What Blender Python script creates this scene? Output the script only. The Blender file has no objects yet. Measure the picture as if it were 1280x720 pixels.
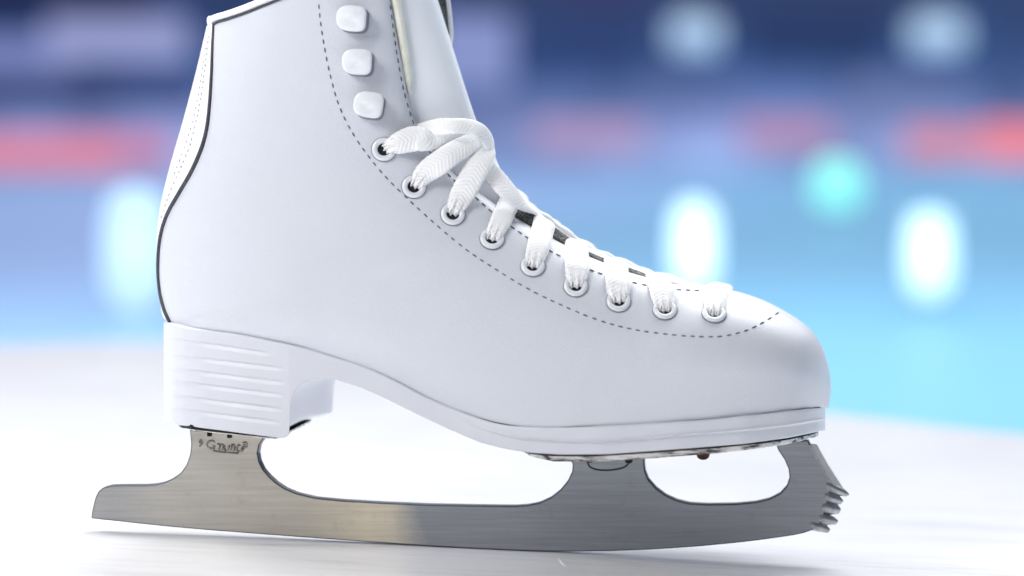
import bpy, bmesh, math, random
from mathutils import Vector
from mathutils.bvhtree import BVHTree
random.seed(7)
sc = bpy.context.scene
COL = sc.collection

# ---------------------------------------------------------------- units / camera frame
S = 0.0003                 # metres per image pixel on the plane of the blade
D = 2600.0                 # camera distance in those pixels
VX, VY = 1090.0, 170.0     # where the optical axis meets that plane
X0, Z0 = 590.0, 686.0      # blade contact point = world origin

def W(X, y, Zd):           # photo-scaled coordinates -> metres
    return Vector(((X - X0) * S, y * S, (Z0 - Zd) * S))
def P(px, py, y=0.0):      # the real point at depth y that the lens sees at px, py
    k = (D + y) / D
    return W(VX + (px - VX) * k, y, VY + (py - VY) * k)
CAM = W(VX, -D, VY)

# ---------------------------------------------------------------- helpers
def new_obj(name, verts, faces, mat=None, parent=None, smooth=True, sharp=None):
    me = bpy.data.meshes.new(name)
    me.from_pydata([tuple(v) for v in verts], [], faces)
    me.update()
    bm = bmesh.new(); bm.from_mesh(me)
    bmesh.ops.remove_doubles(bm, verts=bm.verts, dist=2e-6)
    bmesh.ops.recalc_face_normals(bm, faces=bm.faces)
    bm.to_mesh(me); bm.free()
    if smooth:
        me.polygons.foreach_set('use_smooth', [True] * len(me.polygons))
        if sharp: me.set_sharp_from_angle(angle=math.radians(sharp))
    o = bpy.data.objects.new(name, me)
    COL.objects.link(o)
    if mat: me.materials.append(mat)
    if parent: o.parent = parent
    return o

def tag(o, label=None, cat=None, group=None, kind=None):
    if label: o['label'] = label
    if cat: o['category'] = cat
    if group: o['group'] = group
    if kind: o['kind'] = kind
    return o

def empty(name, loc=(0, 0, 0)):
    o = bpy.data.objects.new(name, None); COL.objects.link(o); o.location = loc
    o.empty_display_size = 0.02
    return o

def cr(keys, n):           # Catmull-Rom through keys (tuples), n samples per span
    out = []
    K = [Vector(k) for k in keys]
    for i in range(len(K) - 1):
        p1, p2 = K[i], K[i + 1]
        p0 = K[i - 1] if i else p1 * 2 - p2
        p3 = K[i + 2] if i + 2 < len(K) else p2 * 2 - p1
        for j in range(n):
            t = j / n
            out.append(0.5 * ((2 * p1) + (p2 - p0) * t + (2 * p0 - 5 * p1 + 4 * p2 - p3) * t * t + (3 * p1 - p0 - 3 * p2 + p3) * t ** 3))
    out.append(K[-1].copy())
    return out

def lerp_tab(tab, x):
    if x <= tab[0][0]: return tab[0][1]
    for (a, b), (c, d) in zip(tab, tab[1:]):
        if x <= c: return b + (d - b) * (x - a) / (c - a)
    return tab[-1][1]

def resample(pts, step):
    out = [pts[0].copy()]; acc = 0.0
    for a, b in zip(pts, pts[1:]):
        L = (b - a).length
        if L < 1e-12: continue
        d = step - acc
        while d <= L:
            out.append(a.lerp(b, d / L)); d += step
        acc = (acc + L) % step
    return out

def tube_geo(pts, rad, segs=8, V=None, F=None):
    V = [] if V is None else V; F = [] if F is None else F
    n = len(pts); base = len(V)
    up = Vector((0.13, -1, 0.21)).normalized()
    for i, p in enumerate(pts):
        t = (pts[min(i + 1, n - 1)] - pts[max(i - 1, 0)]).normalized()
        a = t.cross(up)
        if a.length < 1e-4: a = t.cross(Vector((1, 0, 0)))
        a.normalize(); b = a.cross(t).normalized()
        r = rad[i] if isinstance(rad, (list, tuple)) else rad
        for k in range(segs):
            q = 2 * math.pi * k / segs
            V.append(p + (a * math.cos(q) + b * math.sin(q)) * r)
    for i in range(n - 1):
        for k in range(segs):
            k2 = (k + 1) % segs
            F.append((base + i * segs + k, base + i * segs + k2, base + (i + 1) * segs + k2, base + (i + 1) * segs + k))
    F.append(tuple(base + k for k in range(segs)))
    F.append(tuple(base + (n - 1) * segs + k for k in range(segs)))
    return V, F

def mirror_y(v): return Vector((v.x, -v.y, v.z))

# ---------------------------------------------------------------- materials
def mat(name):
    m = bpy.data.materials.new(name); m.use_nodes = True
    nt = m.node_tree; b = nt.nodes['Principled BSDF']
    return m, nt, b
def node(nt, kind, **kw):
    n = nt.nodes.new(kind)
    for k, v in kw.items(): setattr(n, k, v)
    return n
def srgb(r, g, b):
    f = lambda c: (c / 255 / 12.92) if c / 255 <= 0.04045 else ((c / 255 + 0.055) / 1.055) ** 2.4
    return (f(r), f(g), f(b), 1.0)
def noise(nt, scale, detail=3, rough=0.5, mapscale=None):
    tc = node(nt, 'ShaderNodeTexCoord')
    n = node(nt, 'ShaderNodeTexNoise')
    n.inputs['Scale'].default_value = scale; n.inputs['Detail'].default_value = detail
    n.inputs['Roughness'].default_value = rough
    if mapscale:
        mp = node(nt, 'ShaderNodeMapping'); mp.inputs['Scale'].default_value = mapscale
        nt.links.new(tc.outputs['Object'], mp.inputs['Vector']); nt.links.new(mp.outputs['Vector'], n.inputs['Vector'])
    else:
        nt.links.new(tc.outputs['Object'], n.inputs['Vector'])
    return n
def bump(nt, b, hsock, strength, dist, prev=None):
    bp = node(nt, 'ShaderNodeBump')
    bp.inputs['Strength'].default_value = strength; bp.inputs['Distance'].default_value = dist
    nt.links.new(hsock, bp.inputs['Height'])
    if prev: nt.links.new(prev.outputs['Normal'], bp.inputs['Normal'])
    nt.links.new(bp.outputs['Normal'], b.inputs['Normal'])
    return bp
def ramp(nt, sock, stops):
    r = node(nt, 'ShaderNodeValToRGB')
    els = r.color_ramp.elements
    while len(els) < len(stops): els.new(0.5)
    for e, (p, c) in zip(els, stops): e.position = p; e.color = c
    nt.links.new(sock, r.inputs['Fac'])
    return r

def leather(name, col, rough=0.42, grain=0.12):
    m, nt, b = mat(name)
    n0 = noise(nt, 22, 3, 0.55)
    r = ramp(nt, n0.outputs['Fac'], [(0.3, tuple(c * 0.965 for c in col[:3]) + (1,)), (0.7, col)])
    nt.links.new(r.outputs['Color'], b.inputs['Base Color'])
    b.inputs['Roughness'].default_value = rough
    b.inputs['Coat Weight'].default_value = 0.15; b.inputs['Coat Roughness'].default_value = 0.3
    tc = node(nt, 'ShaderNodeTexCoord')
    v = node(nt, 'ShaderNodeTexVoronoi'); v.inputs['Scale'].default_value = 1500
    nt.links.new(tc.outputs['Object'], v.inputs['Vector'])
    b1 = bump(nt, b, v.outputs['Distance'], grain, 0.00010)
    n2 = noise(nt, 60, 4, 0.6)
    bump(nt, b, n2.outputs['Fac'], 0.12, 0.0006, b1)
    return m
M_LEATHER = leather('white_leather', (0.605, 0.625, 0.685, 1), 0.42, 0.55)
M_STAY = leather('white_backstay_leather', (0.82, 0.825, 0.85, 1))
M_TONGUE = leather('white_tongue_leather', (0.80, 0.83, 0.88, 1), 0.5)
M_SOLE, nt, b = mat('white_moulded_sole')
b.inputs['Base Color'].default_value = (0.62, 0.635, 0.69, 1); b.inputs['Roughness'].default_value = 0.38
n_ = noise(nt, 120, 4, 0.6); bump(nt, b, n_.outputs['Fac'], 0.06, 0.0004)
M_HOOK, nt, b = mat('white_enamel')
b.inputs['Base Color'].default_value = (0.76, 0.77, 0.80, 1); b.inputs['Roughness'].default_value = 0.3
n_ = noise(nt, 500, 4, 0.65); bump(nt, b, n_.outputs['Fac'], 0.4, 0.0004)
M_EYE, nt, b = mat('grey_white_enamel')
b.inputs['Base Color'].default_value = (0.70, 0.72, 0.76, 1); b.inputs['Roughness'].default_value = 0.25; b.inputs['Coat Weight'].default_value = 0.5
M_CONTACT_SHADE, nt, b = mat('painted_contact_shade')
b.inputs['Base Color'].default_value = (0.22, 0.23, 0.27, 1); b.inputs['Roughness'].default_value = 0.8  # dark tone standing in for contact shadow around eyelets and hooks
M_PIPE, nt, b = mat('dark_grey_piping')
n_ = noise(nt, 900, 3); r = ramp(nt, n_.outputs['Fac'], [(0.3, (0.018, 0.018, 0.028, 1)), (0.7, (0.06, 0.06, 0.075, 1))])
nt.links.new(r.outputs['Color'], b.inputs['Base Color']); b.inputs['Roughness'].default_value = 0.6
M_THREAD, nt, b = mat('dark_thread')
b.inputs['Base Color'].default_value = (0.09, 0.092, 0.115, 1); b.inputs['Roughness'].default_value = 0.8
M_THREAD_G, nt, b = mat('grey_thread')
b.inputs['Base Color'].default_value = (0.55, 0.57, 0.59, 1); b.inputs['Roughness'].default_value = 0.8
M_LINING, nt, b = mat('dark_fuzzy_lining')
n_ = noise(nt, 1400, 4, 0.7); r = ramp(nt, n_.outputs['Fac'], [(0.4, (0.045, 0.045, 0.048, 1)), (0.62, (0.27, 0.27, 0.27, 1))])
nt.links.new(r.outputs['Color'], b.inputs['Base Color']); b.inputs['Roughness'].default_value = 0.95
bump(nt, b, n_.outputs['Fac'], 0.8, 0.0006)
M_CREAM, nt, b = mat('cream_lining_edge')
n_ = noise(nt, 300, 3); r = ramp(nt, n_.outputs['Fac'], [(0.3, (0.70, 0.70, 0.60, 1)), (0.7, (0.82, 0.82, 0.74, 1))])
nt.links.new(r.outputs['Color'], b.inputs['Base Color']); b.inputs['Roughness'].default_value = 0.7
M_HOLE, nt, b = mat('eyelet_hole_black')
b.inputs['Base Color'].default_value = (0.008, 0.008, 0.012, 1); b.inputs['Roughness'].default_value = 0.9

# woven lace: u across, v along (in pixels)
M_LACE, nt, b = mat('white_woven_lace')
b.inputs['Base Color'].default_value = (0.92, 0.92, 0.925, 1); b.inputs['Roughness'].default_value = 0.75
b.inputs['Sheen Weight'].default_value = 0.25
uv = node(nt, 'ShaderNodeUVMap')
sep = node(nt, 'ShaderNodeSeparateXYZ'); nt.links.new(uv.outputs['UV'], sep.inputs['Vector'])
ab = node(nt, 'ShaderNodeMath', operation='ABSOLUTE'); nt.links.new(sep.outputs['X'], ab.inputs[0])
mu = node(nt, 'ShaderNodeMath', operation='MULTIPLY'); nt.links.new(ab.outputs[0], mu.inputs[0]); mu.inputs[1].default_value = 9.0
ad = node(nt, 'ShaderNodeMath', operation='ADD'); nt.links.new(mu.outputs[0], ad.inputs[0]); nt.links.new(sep.outputs['Y'], ad.inputs[1])
ml = node(nt, 'ShaderNodeMath', operation='MULTIPLY'); nt.links.new(ad.outputs[0], ml.inputs[0]); ml.inputs[1].default_value = 1.25
sn = node(nt, 'ShaderNodeMath', operation='SINE'); nt.links.new(ml.outputs[0], sn.inputs[0])
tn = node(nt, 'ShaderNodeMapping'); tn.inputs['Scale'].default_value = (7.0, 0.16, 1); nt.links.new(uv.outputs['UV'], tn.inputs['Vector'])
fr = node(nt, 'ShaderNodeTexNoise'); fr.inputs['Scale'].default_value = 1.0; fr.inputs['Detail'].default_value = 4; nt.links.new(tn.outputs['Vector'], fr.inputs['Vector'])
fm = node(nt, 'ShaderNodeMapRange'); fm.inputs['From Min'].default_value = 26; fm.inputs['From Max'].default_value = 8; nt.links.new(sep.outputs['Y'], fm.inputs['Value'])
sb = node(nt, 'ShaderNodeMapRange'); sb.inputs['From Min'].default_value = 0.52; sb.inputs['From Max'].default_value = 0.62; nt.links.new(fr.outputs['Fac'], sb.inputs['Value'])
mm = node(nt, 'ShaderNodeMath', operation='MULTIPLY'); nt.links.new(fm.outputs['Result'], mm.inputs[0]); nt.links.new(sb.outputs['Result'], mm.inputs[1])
cr_ = ramp(nt, mm.outputs[0], [(0.0, (0.84, 0.84, 0.85, 1)), (1.0, (0.16, 0.16, 0.18, 1))]); nt.links.new(cr_.outputs['Color'], b.inputs['Base Color'])  # dark streaks near the eyelet paint thread and fold shadow, with frays
b1 = bump(nt, b, sn.outputs[0], 0.22, 0.00028)
n_ = noise(nt, 900, 4, 0.7); bump(nt, b, n_.outputs['Fac'], 0.35, 0.0004, b1)

# steel blade: brushed along its length, a reflection painted in as warm rear, cool front
def steel(name, engraved=False):
    m, nt, b = mat(name)
    tc = node(nt, 'ShaderNodeTexCoord')
    sp = node(nt, 'ShaderNodeSeparateXYZ'); nt.links.new(tc.outputs['Object'], sp.inputs['Vector'])
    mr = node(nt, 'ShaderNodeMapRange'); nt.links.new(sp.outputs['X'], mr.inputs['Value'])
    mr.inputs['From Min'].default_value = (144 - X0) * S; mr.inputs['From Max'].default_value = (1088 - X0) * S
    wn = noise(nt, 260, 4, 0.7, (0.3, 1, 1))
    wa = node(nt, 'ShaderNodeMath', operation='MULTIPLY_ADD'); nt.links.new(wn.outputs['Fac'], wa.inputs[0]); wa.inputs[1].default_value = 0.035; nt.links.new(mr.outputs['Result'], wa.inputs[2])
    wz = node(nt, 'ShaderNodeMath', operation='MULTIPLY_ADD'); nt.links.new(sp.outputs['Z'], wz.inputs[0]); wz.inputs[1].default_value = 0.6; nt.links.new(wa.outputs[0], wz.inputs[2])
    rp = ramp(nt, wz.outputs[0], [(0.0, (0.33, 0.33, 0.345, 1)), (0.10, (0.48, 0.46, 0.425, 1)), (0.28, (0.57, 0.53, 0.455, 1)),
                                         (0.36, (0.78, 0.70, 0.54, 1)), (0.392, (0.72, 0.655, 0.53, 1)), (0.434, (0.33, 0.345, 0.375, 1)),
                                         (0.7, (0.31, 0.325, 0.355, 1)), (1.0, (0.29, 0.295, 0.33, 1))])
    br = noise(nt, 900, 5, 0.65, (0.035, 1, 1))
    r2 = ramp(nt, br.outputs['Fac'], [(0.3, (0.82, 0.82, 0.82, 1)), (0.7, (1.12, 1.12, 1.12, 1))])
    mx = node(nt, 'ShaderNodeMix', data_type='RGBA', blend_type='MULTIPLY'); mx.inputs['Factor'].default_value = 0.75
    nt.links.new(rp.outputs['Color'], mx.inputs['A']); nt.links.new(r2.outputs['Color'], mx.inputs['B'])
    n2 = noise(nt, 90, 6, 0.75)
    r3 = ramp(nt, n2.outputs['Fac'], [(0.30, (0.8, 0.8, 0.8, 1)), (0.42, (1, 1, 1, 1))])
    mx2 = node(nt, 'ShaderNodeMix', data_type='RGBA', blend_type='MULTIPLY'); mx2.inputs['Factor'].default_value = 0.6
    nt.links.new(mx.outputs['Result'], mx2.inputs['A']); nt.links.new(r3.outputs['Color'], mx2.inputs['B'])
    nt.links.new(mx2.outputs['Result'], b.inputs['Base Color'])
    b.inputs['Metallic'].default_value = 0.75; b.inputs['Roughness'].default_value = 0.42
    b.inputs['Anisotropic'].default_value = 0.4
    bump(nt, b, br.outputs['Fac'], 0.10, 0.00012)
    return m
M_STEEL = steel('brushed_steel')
M_EDGE, nt, b = mat('dark_steel_edge')
b.inputs['Base Color'].default_value = (0.05, 0.055, 0.07, 1); b.inputs['Metallic'].default_value = 0.8; b.inputs['Roughness'].default_value = 0.35
M_PICK, nt, b = mat('toe_pick_steel')
n_ = noise(nt, 500, 4, 0.6); r = ramp(nt, n_.outputs['Fac'], [(0.3, (0.24, 0.25, 0.27, 1)), (0.7, (0.40, 0.41, 0.44, 1))])
nt.links.new(r.outputs['Color'], b.inputs['Base Color']); b.inputs['Metallic'].default_value = 0.9; b.inputs['Roughness'].default_value = 0.33
M_CHAMFER_SHINE, nt, b = mat('painted_shine_steel')
b.inputs['Base Color'].default_value = (0.75, 0.75, 0.77, 1); b.inputs['Metallic'].default_value = 0.7; b.inputs['Roughness'].default_value = 0.35  # brighter steel paints in the light caught by the chamfer
M_CHROME, nt, b = mat('plated_steel')
n_ = noise(nt, 420, 5, 0.7, (0.10, 1, 1)); r = ramp(nt, n_.outputs['Fac'], [(0.40, (0.06, 0.055, 0.055, 1)), (0.54, (0.74, 0.73, 0.71, 1))])
nt.links.new(r.outputs['Color'], b.inputs['Base Color']); b.inputs['Metallic'].default_value = 0.85; b.inputs['Roughness'].default_value = 0.34
M_SCREW, nt, b = mat('dark_screw')
b.inputs['Base Color'].default_value = (0.02, 0.018, 0.022, 1); b.inputs['Metallic'].default_value = 0.8; b.inputs['Roughness'].default_value = 0.35
M_COPPER, nt, b = mat('copper_rivet')
b.inputs['Base Color'].default_value = (0.06, 0.022, 0.018, 1); b.inputs['Metallic'].default_value = 0.9; b.inputs['Roughness'].default_value = 0.28
M_ENGRAVE, nt, b = mat('engraved_dark_brown')
n_ = noise(nt, 2500, 2); r = ramp(nt, n_.outputs['Fac'], [(0.40, (0.10, 0.085, 0.07, 1)), (0.60, (0.46, 0.43, 0.38, 1))])
nt.links.new(r.outputs['Color'], b.inputs['Base Color']); b.inputs['Roughness'].default_value = 0.6; b.inputs['Metallic'].default_value = 0.4

# ================================================================ THE SKATE
skate = empty('ice_skate')
tag(skate, 'white leather lace-up figure skate with a steel blade standing on the ice', 'ice skate')

# ---------------------------------------------------------------- upper: sections from the back / welt line (A) to the facing edge (E)
SEC = [  # Ax, Ay, base half width, Ex, Ey, edge half width, max half width
    (261, 24, 0, 478, -60, 60, 88), (246, 88, 0, 488, 0, 58, 90), (229, 152, 0, 502, 75, 54, 92), (211, 215, 0, 519, 152, 48, 95),
    (200, 265, 0, 562, 211, 38, 98), (196, 315, 0, 602, 243, 32, 102), (199, 362, 0, 640, 269, 30, 106), (208, 402, 8, 658, 279.5, 29, 108),
    (240, 413, 62, 675, 289, 28, 110), (300, 421, 84, 710, 308, 28, 112), (380, 438, 88, 745, 324, 28, 114), (470, 467, 86, 790, 341, 26, 116),
    (560, 511, 90, 840, 354, 22, 119), (650, 536, 108, 878, 361, 13, 123), (750, 536, 120, 908, 364, 0, 125), (850, 530, 118, 948, 376, 0, 120),
    (930, 523, 104, 984, 394, 0, 106), (985, 517, 78, 1012, 414, 0, 82), (1015, 513, 48, 1028, 437, 0, 52), (1031, 511, 14, 1037, 466, 0, 17), (1036, 509, 0, 1039, 488, 0, 1.5)]
NS = 8
SECS = cr(SEC, NS)
NT = 44
TS = [0.5 - 0.5 * math.cos(math.pi * i / NT) for i in range(NT + 1)]
def sec_point(q, t, lift=0.0):
    ax, ay, b_, ex, ey, c_, w_ = q
    b_ = max(b_, 0); c_ = max(c_, 0)
    px = ax + (ex - ax) * t; py = ay + (ey - ay) * t
    tm = 0.40
    w_ = max(w_, b_, c_)
    if t < tm: y = b_ + (w_ - b_) * max(0, 1 - (1 - t / tm) ** 2.3) ** (1 / 2.1)
    else:      y = c_ + (w_ - c_) * max(0, 1 - ((t - tm) / (1 - tm)) ** 2.2) ** (1 / 2.1)
    return px, py, y + lift
V, F = [], []
n1 = NT + 1
for q in SECS:
    for t in TS:
        px, py, y = sec_point(q, t)
        V.append(P(px, py, -y))
near_n = len(V)
for i in range(len(SECS) - 1):
    for j in range(NT):
        F.append((i * n1 + j, (i + 1) * n1 + j, (i + 1) * n1 + j + 1, i * n1 + j + 1))
V2 = [mirror_y(v) for v in V]
F2 = [tuple(reversed([k + near_n for k in f])) for f in F]
BV_UP = BVHTree.FromPolygons(V, F)
upper = new_obj('upper', V + V2, F + F2, M_LEATHER, skate)
# make sure the shell normals face outwards before thickening inward
me = upper.data
far = [p for p in me.polygons if p.center.y < -60 * S]
if sum(p.normal.y for p in far) > 0: me.flip_normals()
md = upper.modifiers.new('thickness', 'SOLIDIFY'); md.thickness = 6 * S; md.offset = -1

# ---------------------------------------------------------------- tongue
TG = [  # centre px, edge px, edge half width
    (523, -60, 478, -60, 60), (543, 0, 488, 0, 58), (567, 75, 502, 75, 54), (590, 145, 519, 152, 48), (608, 186, 560, 208, 38),
    (628, 221, 600, 240, 32), (658, 252, 640, 269, 30), (688, 281, 675, 289, 28), (720, 304, 710, 308, 28), (754, 320, 745, 324, 28),
    (796, 337, 790, 341, 26), (843, 350, 840, 354, 22), (888, 362, 880, 361, 12)]
TSEC = cr(TG, 8)
V, F = [], []; NV = 16
def tongue_pt(q, v):
    cx, cy, ex, ey, c_ = q
    wx, wy = ex + (ex - cx) * 0.5 - 4, ey + (ey - cy) * 0.5 + 5       # wing tucked under the facing
    w = c_ - 4
    a = v * math.pi / 2
    px = cx + (wx - cx) * (1 - math.cos(a)) ** 0.9; py = cy + (wy - cy) * (1 - math.cos(a)) ** 0.9
    return P(px, py, -w * math.sin(a) ** 0.95 if a > 0 else 0)
for q in TSEC:
    half = [tongue_pt(q, j / NV) for j in range(NV + 1)]
    V += [mirror_y(v) for v in reversed(half[1:])] + half
nw = 2 * NV + 1
for i in range(len(TSEC) - 1):
    for j in range(nw - 1):
        F.append((i * nw + j, (i + 1) * nw + j, (i + 1) * nw + j + 1, i * nw + j + 1))
BV_TG = BVHTree.FromPolygons(V, F)
tongue = new_obj('tongue', V, F, M_TONGUE, skate)
md = tongue.modifiers.new('thickness', 'SOLIDIFY'); md.thickness = 5 * S; md.offset = 0

def hit(px, py, lift=0.0, bvs=None):
    d = (P(px, py, 0) - CAM).normalized(); best = None
    for bv in (bvs or (BV_UP, BV_TG)):
        r = bv.ray_cast(CAM, d)
        if r[0] is not None and (best is None or r[3] < best[2]):
            n = r[1] if r[1].dot(d) < 0 else -r[1]
            best = (r[0], n.normalized(), r[3])
    if best is None: return None
    return best[0] + best[1] * lift * S, best[1]
def surf(px, py, lift=0.0):
    """surface point; if the ray slips past the silhouette walk inward a little"""
    h = hit(px, py, lift)
    if h: return h
    for k in range(1, 60):
        for dx, dy in ((0, 1), (0.6, 0.8), (-0.6, 0.8), (1, 0), (-1, 0)):
            h = hit(px + dx * k * 0.5, py + dy * k * 0.5, lift)
            if h: return h
    return P(px, py, -20), Vector((0, -1, 0))

# dark-and-white tongue lining showing behind the tongue at the top
LN = cr([(516, -60), (540, -4), (549, 18), (557, 42), (559, 58)], 6)
LE = cr([(552, -60), (558, -4), (560.5, 18), (562.5, 42), (561, 58)], 6)
V, F = [], []
for a, c in zip(LN, LE):
    for k in range(5):
        q = a.lerp(c, k / 4); V.append(P(q.x - (2 if k == 0 else 0), q.y, 44 - 16 * (k / 4) ** 1.5))
for i in range(len(LN) - 1):
    for k in range(4): F.append((i * 5 + k, i * 5 + k + 1, (i + 1) * 5 + k + 1, (i + 1) * 5 + k))
ln = new_obj('tongue_lining', V, F, M_LINING, skate)
md = ln.modifiers.new('thickness', 'SOLIDIFY'); md.thickness = 5 * S; md.offset = 1
V, F = tube_geo([P(q.x + 1.6, q.y, 27) for q in LE], 2.8 * S)
new_obj('tongue_edge_binding', V, F, M_STAY, skate)

# cream edge of the facing's padding
Vc, Fc = [], []
eds = cr([(478, -60), (488.5, 0), (496, 42), (503, 80), (510, 118)], 8)
pts = [P(q.x + 5.5 - 3.0 * max(0, (q.y - 60) / 60), q.y, -54 + 0.04 * q.y) for q in eds]
V, F = tube_geo(pts, [6.0 * S * min(1, 0.25 + (len(pts) - i) / 9) for i in range(len(pts))], 10)
new_obj('facing_lining', V, F, M_CREAM, skate)

# ---------------------------------------------------------------- backstay, pipings, collar binding
PIPE = cr([(267, 29), (265.5, 60), (264, 100), (260, 150), (253, 182), (240, 213), (224, 241), (211, 264), (203, 286), (199, 310), (198, 338), (200.5, 366), (206, 388), (213, 403)], 6)
def cross_t(q):
    ax, ay, _, ex, ey, _, _ = q
    best = None
    for a, c in zip(PIPE, PIPE[1:]):
        dx, dy = ex - ax, ey - ay; sx, sy = c.x - a.x, c.y - a.y
        det = dx * sy - dy * sx
        if abs(det) < 1e-9: continue
        t = ((a.x - ax) * sy - (a.y - ay) * sx) / det
        u = ((a.x - ax) * dy - (a.y - ay) * dx) / det
        if -0.01 <= u <= 1.01 and 0 <= t < 0.4: best = t
    return best
V, F, ok = [], [], []
rows = [(q, cross_t(q)) for q in SECS[:NS * 7]]
rows = [(q, t) for q, t in rows if t is not None]
NB = 14
for q, t in rows:
    half = []
    for j in range(NB + 1):
        tt = t * (0.5 - 0.5 * math.cos(math.pi * j / NB)) * 0.985
        px, py, y = sec_point(q, tt, 0.9); half.append(P(px - 0.7, py, -y if j else 0))
    V += [mirror_y(v) for v in reversed(half[1:])] + half
nw = 2 * NB + 1
for i in range(len(rows) - 1):
    for j in range(nw - 1): F.append((i * nw + j, (i + 1) * nw + j, (i + 1) * nw + j + 1, i * nw + j + 1))
stay = new_obj('backstay', V, F, M_STAY, skate)
pp = []
for q in PIPE:
    p, n = surf(q.x + 0.6, q.y, 0.6); pp.append(p)
for s in (1, -1):
    pts = pp if s == 1 else [mirror_y(p) for p in pp]
    V, F = tube_geo(pts, [S * (1.7 + 1.1 * min(1, i / 26)) for i in range(len(pts))], 8)
    new_obj('back_piping', V, F, M_PIPE, skate)
# collar binding: rolled white edge with a dark line under it
CB = cr([(263, 25), (269, 19), (285, 14), (305, 7), (332, -4), (370, -19), (420, -38), (474, -60)], 6)
cp = []
for i, q in enumerate(CB):
    h = surf(q.x, q.y + 4.0, 1.0); cp.append(h[0])
cp[0] = P(263, 24, -6)
full = [mirror_y(p) for p in reversed(cp)] + cp
V, F = tube_geo(full, 4.3 * S, 10); new_obj('collar_binding', V, F, M_STAY, skate)
cd = [surf(q.x + 2, q.y + 9.5, 0.8)[0] for q in CB[3:]]
V, F = tube_geo(cd, 1.6 * S, 8); new_obj('collar_piping', V, F, M_PIPE, skate)

# welt line between upper and sole
wl = []
for q in SECS[NS * 7 + 2: NS * 18 + 5]:
    ax, ay, b_, *_ = q
    wl.append((ax, ay - 2.4, -(b_ + 3.0)))
pts = [P(*w) for w in wl]
rad = [S * (2.4 - 1.3 * min(1, max(0, (w[0] - 560) / 200))) for w in wl]
V, F = tube_geo(pts, rad, 8)
V, F = tube_geo([mirror_y(p) for p in pts], rad, 8, V, F)
new_obj('welt_piping', V, F, M_PIPE, skate)

# ---------------------------------------------------------------- seams: real little stitches
def seam(name, keys, dash, gap, rad, m, lift=0.35, sub=10):
    line = [Vector((p.x, p.y, 0)) for p in cr([(k[0], k[1], 0) for k in keys], sub)]
    st = resample(line, 1.0)
    V, F = [], []; i = 0
    while i + dash < len(st):
        seg = [st[min(len(st) - 1, i + int(round(dash * k / 4)))] for k in range(5)]
        jit = random.uniform(-0.35, 0.35)
        pts = []
        for k, q in enumerate(seg):
            pts.append(surf(q.x + jit * (k - 2) * 0.25, q.y + jit * 0.4, lift - (0.9 if k in (0, 4) else 0))[0])
        if min((pts[k + 1] - pts[k]).length for k in range(4)) > 1e-6:
            rr = rad * random.uniform(0.9, 1.1)
            tube_geo(pts, [S * rr * f for f in (0.45, 0.95, 1, 0.95, 0.45)], 6, V, F)
        i += int(round(dash + gap)) + random.choice((0, 0, 1))
    return new_obj(name, V, F, m, skate)
EYESTAY = [(397, -30), (398, 0), (401, 30), (406, 62), (413, 95), (423, 130), (437, 160), (455, 188), (480, 219), (510, 249), (545, 281), (580, 310), (620, 337), (660, 361),
           (705, 383), (750, 401), (795, 412.5), (840, 418.5), (880, 421), (905, 420), (930, 414), (952, 404), (976, 389)]
seam('eyestay_stitching', EYESTAY, 6.6, 4.4, 0.82, M_THREAD)
seam('throat_stitching', [(484, -30), (487, 0), (492, 40), (498, 80), (505, 115), (512, 140), (521, 164), (540, 194), (563, 221), (598, 250), (617, 267), (643, 286),
     (665, 301), (690, 315), (720, 330), (750, 342), (790, 353), (815, 358), (845, 362), (879, 364)], 7.4, 3.6, 0.85, M_THREAD)
seam('backstay_stitching', [(262, 45), (258.5, 75), (254, 110), (247, 148), (239, 180), (228, 208), (217, 232), (208, 256), (203, 272)], 2, 5, 1.1, M_THREAD_G, 1.6)
seam('backstay_stitching', [(258, 60), (253.5, 92), (247.5, 128), (239, 162), (229, 192), (219, 218)], 2, 6, 0.9, M_THREAD_G, 1.6)

# ---------------------------------------------------------------- moulded sole and heel
TOP = [(205, 402), (222, 406), (240, 410), (300, 418), (380, 435), (420, 447), (460, 460), (500, 479), (530, 495), (560, 508), (590, 520), (620, 529), (650, 533), (720, 534), (850, 527), (930, 520), (985, 514), (1031, 509)]
BOT = [(205, 527), (222, 531), (300, 541), (345, 547), (356, 547), (361.5, 543), (362.5, 530), (363, 518), (364.5, 503), (367, 494), (372, 485), (380, 479), (390, 475), (402, 473), (414, 473.5), (425, 476), (450, 484), (480, 497),
       (520, 517), (560, 536), (600, 553), (630, 561), (660, 566), (700, 568.5), (760, 568), (850, 561.5), (930, 555), (985, 547.5), (1031, 538)]
HW = [(205, 0), (205.6, 12), (207, 24), (211, 42), (218, 58), (230, 72), (250, 84), (300, 95), (362, 99), (450, 94), (560, 97), (650, 114), (750, 126), (850, 124), (930, 111), (985, 86), (1008, 66), (1022, 42), (1028, 25), (1031, 4), (1031.4, 0)]
def smooth_tab(tab, n=6):
    c = cr(tab, n); out = []
    for p in c:
        if not out or p[0] > out[-1][0] + 1e-6: out.append((p[0], p[1]))
    return out
TOPs = smooth_tab(TOP)
xs = [205, 205.3, 205.6, 206.2, 207, 208.5, 210, 212, 215, 218, 222, 226, 230, 235, 240, 246, 253] + [260 + 6 * i for i in range(16)] + [353, 356, 358.5, 360.5, 361.5, 362.0, 362.5, 363, 364.5, 367, 369.5, 372, 376, 380, 385, 390, 396, 402, 408, 414, 420, 426] + \
     [434 + 8 * i for i in range(69)] + [985, 992, 999, 1004, 1008, 1013, 1017, 1020, 1022, 1024, 1026, 1028, 1029.5, 1030.5, 1031, 1031.4]
xs = sorted(set(xs))
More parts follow.
